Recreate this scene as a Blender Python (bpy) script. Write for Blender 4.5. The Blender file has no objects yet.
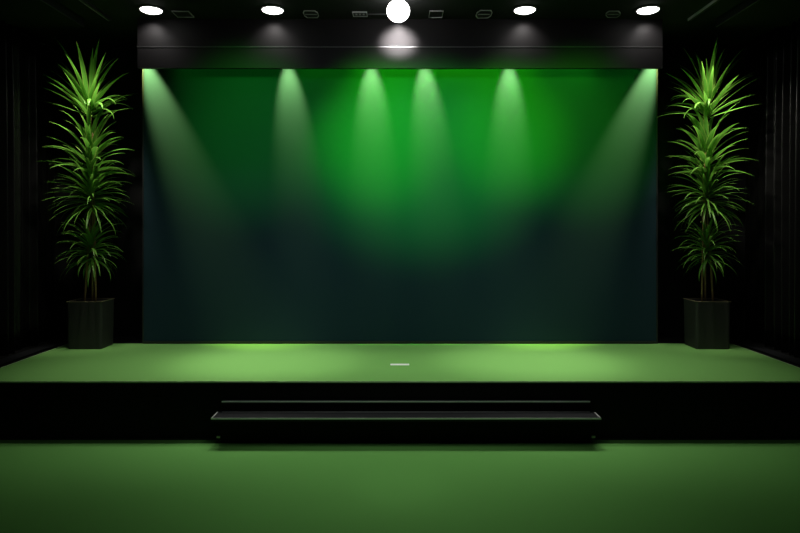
import bpy, bmesh, math, random
from mathutils import Vector, Matrix
R = math.radians
sc = bpy.context.scene
col = sc.collection

# ---------------------------------------------------------------- camera
F = 620.0            # focal length in pixels of the 800 px wide frame
EYE = 2.19
cam_d = bpy.data.cameras.new('camera'); cam = bpy.data.objects.new('camera', cam_d); col.objects.link(cam)
cam.location = (0, 0, EYE); cam.rotation_euler = (R(90), 0, 0)
cam_d.sensor_width = 36; cam_d.lens = F * 36 / 800
cam_d.shift_y = -41.5 / 800
cam_d.clip_end = 60
sc.camera = cam

# ---------------------------------------------------------------- world, exposure
w = bpy.data.worlds.new('world'); sc.world = w; w.use_nodes = True
w.node_tree.nodes['Background'].inputs[0].default_value = (0.0, 0.0, 0.0, 1)
w.node_tree.nodes['Background'].inputs[1].default_value = 0.0
sc.view_settings.view_transform = 'Standard'; sc.view_settings.look = 'None'
sc.view_settings.exposure = 0.0; sc.view_settings.gamma = 1.0; sc.view_settings.use_curve_mapping = False

# ---------------------------------------------------------------- lights
def aim(o, p):
    o.rotation_euler = (Vector(p) - o.location).to_track_quat('-Z', 'Y').to_euler()
def spot(name, loc, target, power, deg, blend=1.0, colour=(1, 1, 1), radius=0.05):
    d = bpy.data.lights.new(name, 'SPOT'); d.energy = power; d.spot_size = R(deg); d.spot_blend = blend
    d.color = colour; d.shadow_soft_size = radius
    o = bpy.data.objects.new(name, d); col.objects.link(o); o.location = loc; aim(o, target); return o
def area(name, loc, target, power, sx, sy, colour=(1, 1, 1), spread=180):
    d = bpy.data.lights.new(name, 'AREA'); d.energy = power; d.shape = 'RECTANGLE'; d.size = sx; d.size_y = sy
    d.color = colour; d.spread = R(spread)
    o = bpy.data.objects.new(name, d); col.objects.link(o); o.location = loc; aim(o, target); return o

CEIL = 4.80; Y_VAL = 7.86; Y_SCREEN = 8.30; Z_VAL = 4.18
LAMP_X = (-3.01, -1.54, -0.02, 1.51, 3.00); LAMP_Y = 7.50
# pale beams raking down the screen, hung in the slot behind the valance
for i, (x0, x1, p) in enumerate(((-3.52, -3.24, 800), (-1.52, -1.466, 690), (-0.388, -0.375, 690), (0.308, 0.36, 690), (1.46, 1.46, 690), (3.50, 3.23, 800))):
    o = spot('beam_spot', (x0, 8.10, 4.78), (x1, 8.30, 3.88), p * 1.45, 24, 1.0, (0.80, 1.0, 0.27), 0.02)
    o.scale = (1.65 if abs(x0) > 3 else 1.2, 1.0, 1.0)
# green wash: unseen strips added in the same slot, unseen spots added in front above the frame
for x, p, c in ((-2.6, .5, (0.03, 1, 0.06)), (-1.8, .6, (0.03, 1, 0.06)), (-1.0, 1.4, (0.04, 1, 0.03)), (-0.2, 5, (0.04, 1, 0.01)), (0.6, 4.5, (0.05, 1, 0.01)), (1.4, 4.5, (0.05, 1, 0.01)), (2.2, 1.8, (0.05, 1, 0.03)), (3.0, .5, (0.03, 1, 0.06))):
    area('green_slot', (x, 8.02, 4.75), (x, 8.30, 4.10), p * 1.5, 0.8, 0.03, c, 46)
for x, zz, p, dg, c in ((-0.30, 3.38, 1100, 36, (0.05, 1, 0.0)), (1.45, 3.42, 920, 34, (0.06, 1, 0.0)), (0.3, 3.1, 1000, 44, (0.04, 1, 0.07)), (-2.0, 3.4, 330, 42, (0.05, 1, 0.05)), (2.35, 3.4, 430, 40, (0.08, 1, 0.02))):
    o = spot('green_wash', (x * 0.8, 5.0, 4.22), (x, 8.30, zz), p * 1.65, dg, 1.0, c, 0.15)
    if dg == 44: o.scale = (1.4, 1, 1)
area('teal_fill', (0, 4.6, 4.3), (0, 8.3, 1.9), 4.5, 3.0, 0.4, (0.25, 0.75, 1.0), 80)  # unseen fill added to tint the dark lower screen
area('front_fill', (0, 4.0, 4.6), (0, 8.0, 1.0), 6, 5.0, 0.4, (1, 1, 1), 120)  # unseen fill added to lift the pot fronts
# ceiling downlights: each lamp grazes the valance and lights the stage
for x in LAMP_X:
    big = abs(x) < 0.5
    if big:
        o = spot('globe_glow', (x, 7.29, CEIL - 0.17), (x, Y_VAL, 4.51), 190, 42, 1.0, (1, 0.94, 0.94), 0.05); o.scale = (1.3, 1, 1)
        spot('globe_glow', (x, 7.72, CEIL - 0.03), (x, Y_VAL, 4.40), 26, 110, 1.0, (1, 0.94, 0.94), 0.04)
    else: spot('downlight_glow', (x * 1.043, LAMP_Y + 0.16, CEIL - 0.02), (x * 1.043, Y_VAL, 4.45), 10, 110, 1.0, (1, 0.95, 0.93), 0.03)
    if not big:
        spot('downlight_beam', (x, LAMP_Y, CEIL - 0.07), (x * 0.93, 7.1, 0.6), 130, 50, 1.0, (1, 0.97, 0.9), 0.1)
for s in (-1, 1):
    spot('plant_light', (s * 3.76, 7.42, CEIL - 0.13), (s * 4.12, 8.1, 3.1), 250, 52, 0.8, (1, 0.97, 0.85), 0.08)  # unseen spot added to brighten each plant
    spot('stage_pool', (s * 1.8, 7.0, CEIL - 0.05), (s * 1.55, 7.25, 0.6), 340, 36, 1.0, (1, 0.97, 0.9), 0.1)
area('stage_wash', (0, 7.0, CEIL - 0.02), (0, 7.10, 0.6), 24, 6.8, 0.15, (0.97, 1, 0.9), 75)  # unseen strip added to even out the stage brightness
spot('hall_wash', (0, 5.2, CEIL - 0.02), (0, 5.4, 0), 185, 66, 1.0, (0.95, 1, 0.9), 0.4)
for s in (-1, 1):
    spot('curtain_light', (s * 2.6, 7.25, CEIL - 0.05), (s * 4.8, 7.8, 2.7), 260 if s > 0 else 50, 50, 1.0, (1, 0.95, 0.85), 0.05)  # unseen spot added to pick out the curtain folds

# ---------------------------------------------------------------- materials
def mat(name, c, rough=0.6, metal=0.0, spec=0.5, noise=None, emit=None, sheen=0, trans=0):
    m = bpy.data.materials.new(name); m.use_nodes = True
    n = m.node_tree; b = n.nodes['Principled BSDF']
    b.inputs['Base Color'].default_value = (*c, 1); b.inputs['Roughness'].default_value = rough
    b.inputs['Metallic'].default_value = metal; b.inputs['Specular IOR Level'].default_value = spec
    if sheen: b.inputs['Sheen Weight'].default_value = sheen; b.inputs['Sheen Roughness'].default_value = 0.4
    if emit:
        b.inputs['Emission Color'].default_value = (*emit[0], 1); b.inputs['Emission Strength'].default_value = emit[1]
    if noise:
        sc_, amt, bump = noise
        tc = n.nodes.new('ShaderNodeTexCoord'); t = n.nodes.new('ShaderNodeTexNoise'); t.inputs['Scale'].default_value = sc_
        t.inputs['Detail'].default_value = 4
        r = n.nodes.new('ShaderNodeMixRGB'); r.blend_type = 'MIX'
        r.inputs[1].default_value = (*[v * (1 - amt) for v in c], 1); r.inputs[2].default_value = (*[min(1, v * (1 + amt)) for v in c], 1)
        n.links.new(tc.outputs['Object'], t.inputs['Vector']); n.links.new(t.outputs['Fac'], r.inputs[0])
        n.links.new(r.outputs[0], b.inputs['Base Color'])
        if bump:
            bp = n.nodes.new('ShaderNodeBump'); bp.inputs['Strength'].default_value = bump; bp.inputs['Distance'].default_value = 0.005
            n.links.new(t.outputs['Fac'], bp.inputs['Height']); n.links.new(bp.outputs[0], b.inputs['Normal'])
    return m
M = {
    'carpet': mat('green_carpet', (0.175, 0.40, 0.10), 0.85, spec=0.15, noise=(180, 0.08, 0.15)),
    'carpet_floor': mat('green_floor', (0.13, 0.36, 0.080), 0.8, spec=0.15, noise=(120, 0.06, 0.1)),
    'edge': mat('carpet_edge', (0.45, 0.62, 0.34), 0.4),  # pale tone: painted edge light at the front, trim at the sides
    'black': mat('black_paint', (0.003, 0.003, 0.003), 0.7, spec=0.2, noise=(30, 0.2, 0)),
    'ceil': mat('black_ceiling', (0.011, 0.011, 0.011), 0.8, spec=0.2, noise=(20, 0.15, 0)),
    'valance': mat('valance_board', (0.0085, 0.0078, 0.008), 0.6, spec=0.2),
    'front': mat('stage_front', (0.004, 0.004, 0.004), 0.6, spec=0.1),
    'screen': mat('screen_fabric', (0.016, 0.036, 0.048), 0.8, spec=0.05),
    'frame': mat('screen_frame', (0.012, 0.013, 0.014), 0.5),
    'velvet': mat('black_velvet', (0.0015, 0.0015, 0.0013), 0.36, spec=0.6),
    'pot': mat('charcoal_pot', (0.034, 0.033, 0.031), 0.55, spec=0.35, noise=(50, 0.12, 0.1)),
    'rim': mat('pot_rim', (0.22, 0.18, 0.10), 0.6),
    'soil': mat('soil', (0.03, 0.02, 0.012), 0.9, noise=(40, 0.5, 0.6)),
    'stem': mat('plant_stem', (0.30, 0.19, 0.07), 0.6, noise=(25, 0.3, 0.2)),
    'lamp': mat('lamp_lens', (1, 1, 1), 0.3, emit=((1, 0.98, 0.96), 6)),
    'bulb': mat('bulb_glass', (1, 1, 1), 0.3, emit=((1, 0.97, 0.97), 12)),
    'rimmetal': mat('lamp_rim', (0.10, 0.10, 0.10), 0.4, metal=0.6),
    'grey': mat('grey_metal', (0.40, 0.40, 0.39), 0.4, metal=0.2),
    'trim': mat('aluminium_nosing', (0.75, 0.75, 0.75), 0.35, metal=0.5),
    'tread': mat('step_tread', (0.007, 0.0075, 0.009), 0.5, spec=0.3),
    'tape': mat('white_tape', (0.95, 0.95, 0.93), 0.5),
}
def leaf_mat():
    m = bpy.data.materials.new('leaf'); m.use_nodes = True; n = m.node_tree
    for x in list(n.nodes): n.nodes.remove(x)
    out = n.nodes.new('ShaderNodeOutputMaterial'); mix = n.nodes.new('ShaderNodeMixShader'); mix.inputs[0].default_value = 0.28
    b = n.nodes.new('ShaderNodeBsdfPrincipled'); t = n.nodes.new('ShaderNodeBsdfTranslucent')
    b.inputs['Roughness'].default_value = 0.42; b.inputs['Specular IOR Level'].default_value = 0.4
    uv = n.nodes.new('ShaderNodeUVMap'); sep = n.nodes.new('ShaderNodeSeparateXYZ')
    ramp = n.nodes.new('ShaderNodeValToRGB'); r = ramp.color_ramp                # across the blade: yellow margins
    r.elements[0].position = 0.0; r.elements[0].color = (0.26, 0.42, 0.07, 1)
    r.elements[1].position = 1.0; r.elements[1].color = (0.26, 0.42, 0.07, 1)
    for p, c in ((0.22, (0.085, 0.27, 0.025, 1)), (0.5, (0.12, 0.33, 0.04, 1)), (0.78, (0.085, 0.27, 0.025, 1))):
        e = r.elements.new(p); e.color = c
    n.links.new(uv.outputs[0], sep.inputs[0]); n.links.new(sep.outputs[0], ramp.inputs[0])
    n.links.new(ramp.outputs[0], b.inputs['Base Color']); n.links.new(ramp.outputs[0], t.inputs['Color'])
    n.links.new(b.outputs[0], mix.inputs[1]); n.links.new(t.outputs[0], mix.inputs[2]); n.links.new(mix.outputs[0], out.inputs[0])
    return m
M['leaf'] = leaf_mat()

# ---------------------------------------------------------------- helpers
def add_box(bm, x0, x1, y0, y1, z0, z1, bevel=0.0, seg=2):
    t = bmesh.new()
    bmesh.ops.create_cube(t, size=1)
    for v in t.verts:
        v.co = Vector((x0 + (v.co.x + .5) * (x1 - x0), y0 + (v.co.y + .5) * (y1 - y0), z0 + (v.co.z + .5) * (z1 - z0)))
    if bevel: bmesh.ops.bevel(t, geom=list(t.edges), offset=bevel, segments=seg, affect='EDGES', profile=0.5)
    me = bpy.data.meshes.new('t'); t.to_mesh(me); t.free(); bm.from_mesh(me); bpy.data.meshes.remove(me)
    return bm
def box(*a, **k): return add_box(bmesh.new(), *a, **k)
def obj(name, bm, m, parent=None, smooth=False):
    me = bpy.data.meshes.new(name); bmesh.ops.recalc_face_normals(bm, faces=bm.faces); bm.to_mesh(me); bm.free()
    me.materials.append(m)
    if smooth:
        for p in me.polygons: p.use_smooth = True
    o = bpy.data.objects.new(name, me); col.objects.link(o); o.parent = parent
    return o
def struct(name, bm, m, parent=None):
    o = obj(name, bm, m, parent)
    if parent is None: o['kind'] = 'structure'
    return o
def tag(o, label, cat, group=None):
    o['label'] = label; o['category'] = cat
    if group: o['group'] = group
    return o
def thing(name, label, cat, loc, group=None, rz=0):
    o = bpy.data.objects.new(name, None); col.objects.link(o); o.location = loc; o.rotation_euler = (0, 0, rz)
    o.empty_display_size = 0.1
    return tag(o, label, cat, group)
def lathe(prof, n=40):
    bm = bmesh.new(); rings = []
    for r, z in prof:
        if r < 1e-6: rings.append([bm.verts.new((0, 0, z))])
        else: rings.append([bm.verts.new((r * math.cos(2 * math.pi * k / n), r * math.sin(2 * math.pi * k / n), z)) for k in range(n)])
    for a, b in zip(rings, rings[1:]):
        for k in range(n):
            k2 = (k + 1) % n
            if len(a) == 1 and len(b) == 1: continue
            if len(a) == 1: bm.faces.new((a[0], b[k], b[k2]))
            elif len(b) == 1: bm.faces.new((a[k], a[k2], b[0]))
            else: bm.faces.new((a[k], a[k2], b[k2], b[k]))
    return bm
def tube(bm, pts, rad, n=8):
    rings = []
    for i, p in enumerate(pts):
        p = Vector(p); d = (Vector(pts[min(i + 1, len(pts) - 1)]) - Vector(pts[max(i - 1, 0)])).normalized()
        u = d.cross(Vector((0.31, 0.9, 0.1))).normalized(); v = d.cross(u)
        r = rad[i] if isinstance(rad, (list, tuple)) else rad
        rings.append([bm.verts.new(p + (u * math.cos(2 * math.pi * k / n) + v * math.sin(2 * math.pi * k / n)) * r) for k in range(n)])
    for a, b in zip(rings, rings[1:]):
        for k in range(n): bm.faces.new((a[k], a[(k + 1) % n], b[(k + 1) % n], b[k]))
    bm.faces.new(rings[0]); bm.faces.new(rings[-1])

# ---------------------------------------------------------------- room
W = 5.2; YB = 8.95; YF = -2.0
struct('floor', box(-W, W, YF, YB, -0.1, 0), M['carpet_floor'])
struct('ceiling', box(-W, W, YF, YB, CEIL, CEIL + 0.12), M['ceil'])
struct('wall_back', box(-W - .15, W + .15, YB, YB + 0.15, -0.1, CEIL + .12), M['black'])
struct('wall_left', box(-W - .15, -W, YF, YB, -0.1, CEIL + .12), M['black'])
struct('wall_right', box(W, W + .15, YF, YB, -0.1, CEIL + .12), M['black'])
struct('wall_front', box(-W - .15, W + .15, YF - .15, YF, -0.1, CEIL + .12), M['black'])
# lowered side soffits
SOF = 4.70
struct('trim_1', box(-W, -4.0, YF, Y_VAL, SOF, CEIL), M['ceil'])
struct('trim_2', box(4.0, W, YF, Y_VAL, SOF, CEIL), M['ceil'])

# stage
YS = 6.32; ZS = 0.60; CW = 4.44
st = thing('stage', 'long black stage platform topped with bright green carpet', 'stage', (0, YS, 0))
st_loc = Vector(st.location)
def sbox(x0, x1, y0, y1, z0, z1, **k): return box(x0, x1, y0 - YS, y1 - YS, z0, z1, **k)
obj('platform', sbox(-W + .002, W - .002, YS, YB - .002, 0.0, ZS - 0.02), M['front'], st)
obj('carpet', sbox(-CW, CW, YS - 0.004, Y_SCREEN + 0.02, ZS - 0.02, ZS), M['carpet'], st)
b = sbox(-CW, CW, YS - 0.012, YS - 0.004, ZS - 0.014, ZS)  # lighter strip stands in for light caught on the carpet edge
obj('front_edge_highlight', b, M['edge'], st)['label'] = 'thin pale strip painted as light caught on the front edge'
for s in (-1, 1):
    x0, x1 = sorted((s * CW, s * (CW + 0.012)))
    o = obj('side_edge_strip', sbox(x0, x1, YS, Y_SCREEN, ZS - 0.02, ZS), M['edge'], st)
    x0, x1 = sorted((s * (CW + 0.12), s * (CW + 0.30)))
    obj('side_ledge', sbox(x0, x1, YS, Y_SCREEN, ZS - 0.02, ZS - 0.001), M['tread'], st)
# thin skirting line at the foot of the stage front
obj('kick_strip', sbox(-W + .01, W - .01, YS - 0.006, YS, 0.0, 0.012), M['frame'], st)

tape = tag(obj('floor_mark', box(-0.11, 0.105, 7.025, 7.10, ZS, ZS + 0.002), M['tape']), 'short white tape mark on the green stage carpet', 'tape mark')

# steps
sp = thing('stage_steps', 'low black two-tread steps with metal nosings before the stage', 'steps', (0.06, 6.2, 0))
def pbox(x0, x1, y0, y1, z0, z1, **k): return box(x0, x1, y0 - 6.2, y1 - 6.2, z0, z1, **k)
obj('lower_tread', pbox(-1.91, 1.91, 6.08, 6.30, 0.262, 0.297), M['tread'], sp)
obj('upper_tread', pbox(-1.86, 1.86, 6.27, 6.316, 0.378, 0.408), M['tread'], sp)
obj('upper_riser', pbox(-1.84, 1.84, 6.276, 6.316, 0.297, 0.378), M['front'], sp)
obj('base', pbox(-1.86, 1.86, 6.24, 6.30, 0.0, 0.262), M['front'], sp)
obj('nosing', pbox(-1.912, 1.912, 6.074, 6.08, 0.285, 0.2985), M['trim'], sp)
obj('nosing', pbox(-1.862, 1.862, 6.264, 6.27, 0.398, 0.4095), M['trim'], sp)
obj('nosing', pbox(-1.86, 1.86, 6.262, 6.27, 0.297, 0.303), M['grey'], sp)
for s in (-1, 1):
    bm = bmesh.new(); add_box(bm, min(s * 1.91, s * 1.898), max(s * 1.91, s * 1.898), 6.074 - 6.2, 6.27 - 6.2, 0.297, 0.301)
    obj('side_trim', bm, M['grey'], sp)
    x = s * 1.885
    obj('foot', pbox(x - .018, x + .018, 6.225, 6.24, 0.05, 0.07), M['grey'], sp)

# ---------------------------------------------------------------- screen
scr = thing('backdrop_screen', 'wide green lit backdrop panel standing at the back of the stage', 'backdrop', (0, Y_SCREEN, ZS))
SW = 3.43; SH = 4.6
obj('panel', box(-SW, SW, 0, 0.05, 0.035, SH - ZS), M['screen'], scr)
obj('base_rail', box(-SW, SW, -0.012, 0.05, 0.0, 0.035), M['frame'], scr)
for s in (-1, 1):
    x0, x1 = sorted((s * SW, s * (SW + 0.02)))
    obj('side_frame', box(x0, x1, -0.004, 0.054, 0, SH - ZS), M['frame'], scr)

# valance (black header across the stage)
va = struct('trim_3', box(-3.33, 3.33, Y_VAL, Y_VAL + 0.05, Z_VAL, CEIL), M['valance'])
ZL = EYE + 178 / F * Y_VAL
struct('trim_4', box(-3.33, 3.33, Y_VAL - 0.008, Y_VAL, ZL - 0.005, ZL + 0.005), M['rimmetal'])

# ---------------------------------------------------------------- ceiling lamps
side_words = ['at far left above the left plant', 'second from the left', 'c', 'second from the right', 'at far right near the right plant']
for i, x in enumerate(LAMP_X):
    if i == 2:
        t = thing('globe_lamp', 'largest and brightest ceiling lamp, a glowing globe at the centre', 'ceiling lamp', (x, 7.12, CEIL), 'lamps in the row above the stage')
        obj('collar', lathe([(0.0, 0), (0.07, 0), (0.07, -0.03), (0.0, -0.03)]), M['rimmetal'], t)
        prof = [(0.132 * math.sin(a), -0.152 + 0.125 * math.cos(a)) for a in [math.pi * k / 18 for k in range(19)]]
        prof[0] = (0, prof[0][1]); prof[-1] = (0, prof[-1][1])
        obj('globe', lathe(prof), M['bulb'], t, True)
    else:
        t = thing('downlight', 'round white downlight in the black ceiling, ' + side_words[i], 'ceiling lamp', (x, LAMP_Y, CEIL), 'lamps in the row above the stage')
        obj('rim', lathe([(0.128, 0), (0.150, 0), (0.146, -0.012), (0.128, -0.014), (0.128, 0)]), M['rimmetal'], t, True)
        obj('lens', lathe([(0.127, -0.004), (0.122, -0.020), (0.09, -0.034), (0.045, -0.042), (0, -0.044)]), M['lamp'], t, True)

# small ceiling housings between the lamps
def outline_frame(poly, wd, z0, z1):
    """ring of constant width following a closed outline"""
    bm = bmesh.new(); n = len(poly); c = Vector((sum(p[0] for p in poly) / n, sum(p[1] for p in poly) / n))
    def off(p):
        v = Vector(p) - c; return c + Vector((v.x - math.copysign(wd, v.x), v.y - math.copysign(wd, v.y)))
    inn = [off(p) for p in poly]
    for a, bz in ((z0, z1),):
        lo = [bm.verts.new((p[0], p[1], a)) for p in poly]; hi = [bm.verts.new((p[0], p[1], bz)) for p in poly]
        li = [bm.verts.new((p[0], p[1], a)) for p in inn]; hj = [bm.verts.new((p[0], p[1], bz)) for p in inn]
        for k in range(n):
            q = (k + 1) % n
            bm.faces.new((lo[k], lo[q], hi[q], hi[k])); bm.faces.new((li[k], li[q], hj[q], hj[k]))
            bm.faces.new((lo[k], lo[q], li[q], li[k])); bm.faces.new((hi[k], hi[q], hj[q], hj[k]))
    return bm
def prism(poly, z0, z1):
    bm = bmesh.new(); lo = [bm.verts.new((p[0], p[1], z0)) for p in poly]; hi = [bm.verts.new((p[0], p[1], z1)) for p in poly]
    n = len(poly); bm.faces.new(lo); bm.faces.new(hi)
    for k in range(n): bm.faces.new((lo[k], lo[(k + 1) % n], hi[(k + 1) % n], hi[k]))
    return bm
def rect(w_, d): return [(-w_, -d), (w_, -d), (w_, d), (-w_, d)]
def octo(w_, d, c): return [(-w_ + c, -d), (w_ - c, -d), (w_, -d + c * 2), (w_, d - c * 2), (w_ - c, d), (-w_ + c, d), (-w_, d - c * 2), (-w_, -d + c * 2)]
FY = 7.66
fx = [(183, rect(.105, .085), 'plain', 'dark boxy ceiling housing with grey rim right of the leftmost lamp'),
      (311, octo(.09, .10, .025), 'bar', 'dark rounded ceiling housing with crossbar, left of the narrow slotted one'),
      (360, rect(.090, .065), 'slots', 'narrow slotted ceiling housing just left of the bright globe'),
      (436, rect(.085, .095), 'plain', 'rectangular grey-rimmed ceiling housing just right of the bright globe'),
      (484, octo(.095, .11, .03), 'bar', 'rounded ceiling housing with a crossbar left of the second lamp from right'),
      (613, octo(.09, .09, .03), 'skew', 'slanted rounded ceiling housing left of the rightmost lamp')]
for px, poly, kind, lab in fx:
    x = (px - 400) / F * FY
    poly = [(p[0], p[1] * 1.25) for p in poly]
    t = thing('ceiling_fixture', lab, 'ceiling fixture', (x, FY, CEIL), 'small dark housings between the lamps')
    if kind == 'skew': poly = [(p[0] + 0.25 * p[1], p[1]) for p in poly]
    obj('housing', prism([(p[0] * .93, p[1] * .93) for p in poly], -0.006, 0), M['frame'], t)
    obj('rim', outline_frame(poly, 0.007, -0.012, -0.0), M['grey'], t)
    if kind in ('bar', 'skew'): obj('crossbar', box(-.07, .07, -.006, .006, -0.011, -0.006), M['grey'], t)
    if kind == 'slots':
        for k in range(3): obj('slot', box(-.055 + k * .045, -.035 + k * .045, -.02, .02, -0.010, -0.006), M['grey'], t)
tag(obj('cable_conduit', box(-0.41, -0.16, FY - .008, FY + .004, CEIL - 0.012, CEIL), M['rimmetal']), 'thin grey conduit running from slotted housing to the globe lamp', 'conduit')

# ceiling tracks running towards the screen
for s, lab in ((-1, 'thin grey ceiling track running front to back above the left plant'), (1, 'thin grey ceiling track running front to back above the right plant')):
    t = thing('ceiling_track', lab, 'ceiling track', (s * 3.66, 7.0, CEIL), 'tracks along the ceiling sides')
    obj('rail', box(-.018, .018, -1.6, 0.84, -0.03, 0), M['frame'], t)
    obj('lip', box(-.022, -.018, -1.6, 0.84, -0.034, 0), M['grey'], t)
    t = thing('soffit_edge_strip', 'thin grey strip edging the ceiling step at the %s side' % ('left' if s < 0 else 'right'), 'edge strip', (s * 4.0, 7.0, SOF), 'strips on the ceiling step edges')
    obj('strip', box(-.006, .006, -1.6, 0.84, -0.008, 0), M['rimmetal'], t)

# ---------------------------------------------------------------- curtains
def curtain(side, folds, y0, y1, label):
    t = thing('curtain', label, 'curtain', (side * 4.93, (y0 + y1) / 2, 0.581), 'black stage curtains')
    ym = (y0 + y1) / 2
    bm = bmesh.new(); n = 900; nz = 14; H = SOF - 0.583
    rng = random.Random(5 + side)
    rows = []
    for j in range(nz + 1):
        f = j / nz; row = []
        for i in range(n + 1):
            y = y0 + (y1 - y0) * i / n
            d = 0.0
            for (fy, wdt, dep) in folds:
                u = (y - fy - 0.012 * math.sin(3 * f + fy * 7) * (1 - f)) / wdt
                c0 = 0.3; sl = 1 / (1 - c0 / 2)
                if abs(u) < 1: d = max(d, dep * (sl * (1 - abs(u)) if abs(u) > c0 else sl * (1 - c0 / 2 - u * u / (2 * c0))))
            d += 0.0015 * math.sin(y * 55) 
            d *= (1 - 0.35 * f ** 3)
            row.append(bm.verts.new((-side * d, y - ym, f * H)))
        rows.append(row)
    for a, b_ in zip(rows, rows[1:]):
        for i in range(n): bm.faces.new((a[i], a[i + 1], b_[i + 1], b_[i]))
    o = obj('fabric', bm, M['velvet'], t, True)
    md = o.modifiers.new('solid', 'SOLIDIFY'); md.thickness = 0.008
    obj('rod', box(-.012, .012, y0 - ym, y1 - ym, H - 0.03, H), M['frame'], t)
def yof(px, X=4.83): return X * F / px
right = [(yof(365), .035, .10), (yof(374), .035, .10), (yof(381.5), .035, .11), (yof(389.5), .035, .11), (yof(397.5), .05, .14)]
right += [(7.49 - .02 - k * .17, .075, .12) for k in range(1, 6)] + [(8.35 + k * .17, .08, .02) for k in range(3)]
left = [(yof(392), .035, .11), (yof(385.5), .035, .11), (yof(374), .09, .04), (yof(362), .035, .10)]
left += [(7.50 - k * .17, .075, .11) for k in range(1, 6)] + [(8.45 + k * .17, .08, .02) for k in range(2)]
curtain(1, right, 6.6, 8.85, 'black pleated curtain hanging along the right side of the stage')
curtain(-1, left, 6.6, 8.85, 'black curtain with few folds hanging along the left side of the stage')

# ---------------------------------------------------------------- plants
def leaf(bm, uvl, o, az, el, L, wd, droop, twist, rng, segs=9):
    o = Vector(o); h = Vector((math.cos(az), math.sin(az), 0)); side0 = Vector((-math.sin(az), math.cos(az), 0))
    p = o.copy(); rows = []; e = el
    for i in range(segs + 1):
        t = i / segs
        d = h * math.cos(e) + Vector((0, 0, 1)) * math.sin(e)
        nrm = side0.cross(d).normalized() * -1
        sd = (side0 * math.cos(twist) + nrm * math.sin(twist))
        up = sd.cross(d).normalized()
        if t < 0.35: k = 0.35 + 0.65 * math.sin(t / 0.35 * math.pi / 2)
        else: k = max(0.03, (1 - ((t - 0.35) / 0.65) ** 1.7))
        hw = wd * 0.5 * k
        rows.append([bm.verts.new(p - sd * hw + up * hw * .35), bm.verts.new(p), bm.verts.new(p + sd * hw + up * hw * .35)])
        p = p + d * (L / segs)
        e -= droop / segs * (0.4 + 1.5 * t)
    for a, b_ in zip(rows, rows[1:]):
        for k in range(2):
            f = bm.faces.new((a[k], a[k + 1], b_[k + 1], b_[k])); f.smooth = True
            us = (k / 2, (k + 1) / 2, (k + 1) / 2, k / 2)
            for l, u in zip(f.loops, us): l[uvl].uv = (u, 0.5)
GA = 2.39996
def foliage(tiers_leaves):
    bm = bmesh.new(); uvl = bm.loops.layers.uv.new('UVMap')
    for args in tiers_leaves: leaf(bm, uvl, *args)
    return bm
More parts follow.
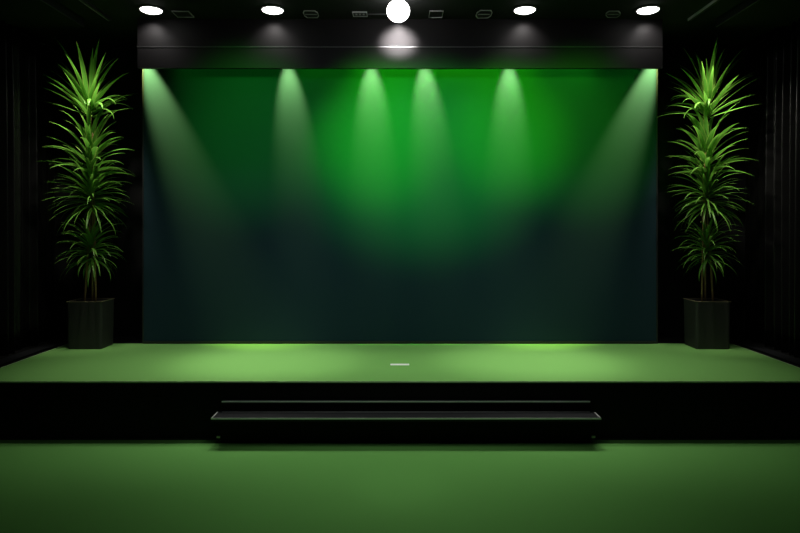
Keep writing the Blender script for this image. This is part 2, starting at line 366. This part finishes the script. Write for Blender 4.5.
def plant(x, mirror, label, seed):
    t = thing('potted_plant', label, 'potted plant', (x, 8.11, ZS), 'tall potted plants flanking the screen')
    m = -1 if mirror else 1                      # +x (towards the screen) for the left plant
    rng = random.Random(seed)
    # pot: rounded square box, slightly tapered, open at the top
    bm = bmesh.new(); hw, hd, H, cr = 0.226, 0.185, 0.607, 0.035
    def ring(sx, sy, z, c):
        out = []
        for cx, cy, a0 in ((1, 1, 0), (-1, 1, 90), (-1, -1, 180), (1, -1, 270)):
            for k in range(5):
                a = R(a0 + 90 * k / 4); out.append(bm.verts.new((cx * (sx - c) + c * math.cos(a), cy * (sy - c) + c * math.sin(a), z)))
        return out
    rs = [ring(hw * .955, hd * .955, 0, cr), ring(hw * .965, hd * .965, 0.012, cr), ring(hw, hd, H - .004, cr), ring(hw - .003, hd - .003, H, cr),
          ring(hw - .018, hd - .018, H, cr * .6), ring(hw - .02, hd - .02, H - 0.07, cr * .6)]
    for a, b_ in zip(rs, rs[1:]):
        for k in range(20): bm.faces.new((a[k], a[(k + 1) % 20], b_[(k + 1) % 20], b_[k]))
    bm.faces.new(rs[0]); bm.faces.new(rs[-1])
    obj('pot', bm, M['pot'], t)
    obj('soil', box(-hw + .021, hw - .021, -hd + .021, hd - .021, H - 0.069, H - 0.012), M['soil'], t)
    r_ = obj('pot_rim', outline_frame([(-hw, -hd), (hw, -hd), (hw, hd), (-hw, hd)], 0.012, H - .001, H + .004), M['rim'], t)
    r_['label'] = 'thin brownish rim'
    # canes
    z = lambda wz: wz - ZS
    cane = [[(-.075, -.02), (-.05, -.01), (-.02, .01), (0.0, 0.01)], [(.0, .03), (.015, .01), (.01, -.01), (-.01, -.01)], [(.075, -.03), (.05, .0), (.025, .015), (.02, 0)]]
    tops = (z(2.75), z(3.95), z(3.4))
    for c, tz in zip(cane, tops):
        bm = bmesh.new(); pts = []; n = 12
        for i in range(n + 1):
            f = i / n * 3; k = min(2, int(f)); g = f - k
            pts.append((m * (c[k][0] * (1 - g) + c[k + 1][0] * g), c[k][1] * (1 - g) + c[k + 1][1] * g, H - 0.04 + (tz - H + .04) * i / n))
        tube(bm, pts, [0.013 - 0.006 * i / n for i in range(n + 1)])
        obj('stem', bm, M['stem'], t, True)
    def rise(zlo, zhi, n, L0, L1, wd, e0, e1, droop, jit=0.15, xo=0.0):
        out = []
        for i in range(n):
            f = i / (n - 1); az = i * GA + rng.uniform(-.25, .25)
            L = (L0 + (L1 - L0) * f) * rng.uniform(.8, 1.12); e = e0 + (e1 - e0) * f + rng.uniform(-jit, jit)
            if math.sin(az) > 0: L *= 0.9
            out.append(((m * (xo + rng.uniform(-.02, .02)), rng.uniform(-.02, .02), zlo + (zhi - zlo) * f), az if m > 0 else math.pi - az, e, L,
                        wd * rng.uniform(.75, 1.15), droop * rng.uniform(.6, 1.3), rng.uniform(-.35, .35), rng))
        return out
    # crown 1 (top): fan of broad blades, dark side turned away from the lamp, drooping bright ones towards it
    L1 = rise(z(3.58), z(3.84), 46, .68, .82, .052, .35, 1.4, .55, xo=-.03)
    for a, e, L, dr in ((0, .9, .56, 1.7), (.3, .6, .56, 1.5), (-.4, .8, .52, 2.0), (-.8, .5, .5, 1.7), (.6, 1.0, .54, 1.8), (-.2, .35, .42, 2.0), (-1.2, .9, .42, 2.6)):
        L1.append(((m * .01, -.02, z(3.68)), a if m > 0 else math.pi - a, e, L, .07, dr, .1, rng))
    o = obj('foliage', foliage(L1), M['leaf'], t)
    L2 = rise(z(2.84), z(3.22), 48, .60, .68, .072, .25, 1.38, 1.0)
    obj('foliage', foliage(L2), M['leaf'], t)
    L3 = rise(z(2.42), z(2.72), 130, .55, .56, .034, -.35, 1.3, 1.0)
    obj('foliage', foliage(L3), M['leaf'], t)
    L4 = rise(z(1.74), z(1.98), 92, .46, .50, .031, -.3, 1.25, 1.4)
    obj('foliage', foliage(L4), M['leaf'], t)
    return t
plant(-4.04, False, 'tall tiered leafy plant in a charcoal pot, left of the green screen', 3)
plant(4.01, True, 'tall tiered leafy plant in a charcoal pot, right of the green screen', 8)
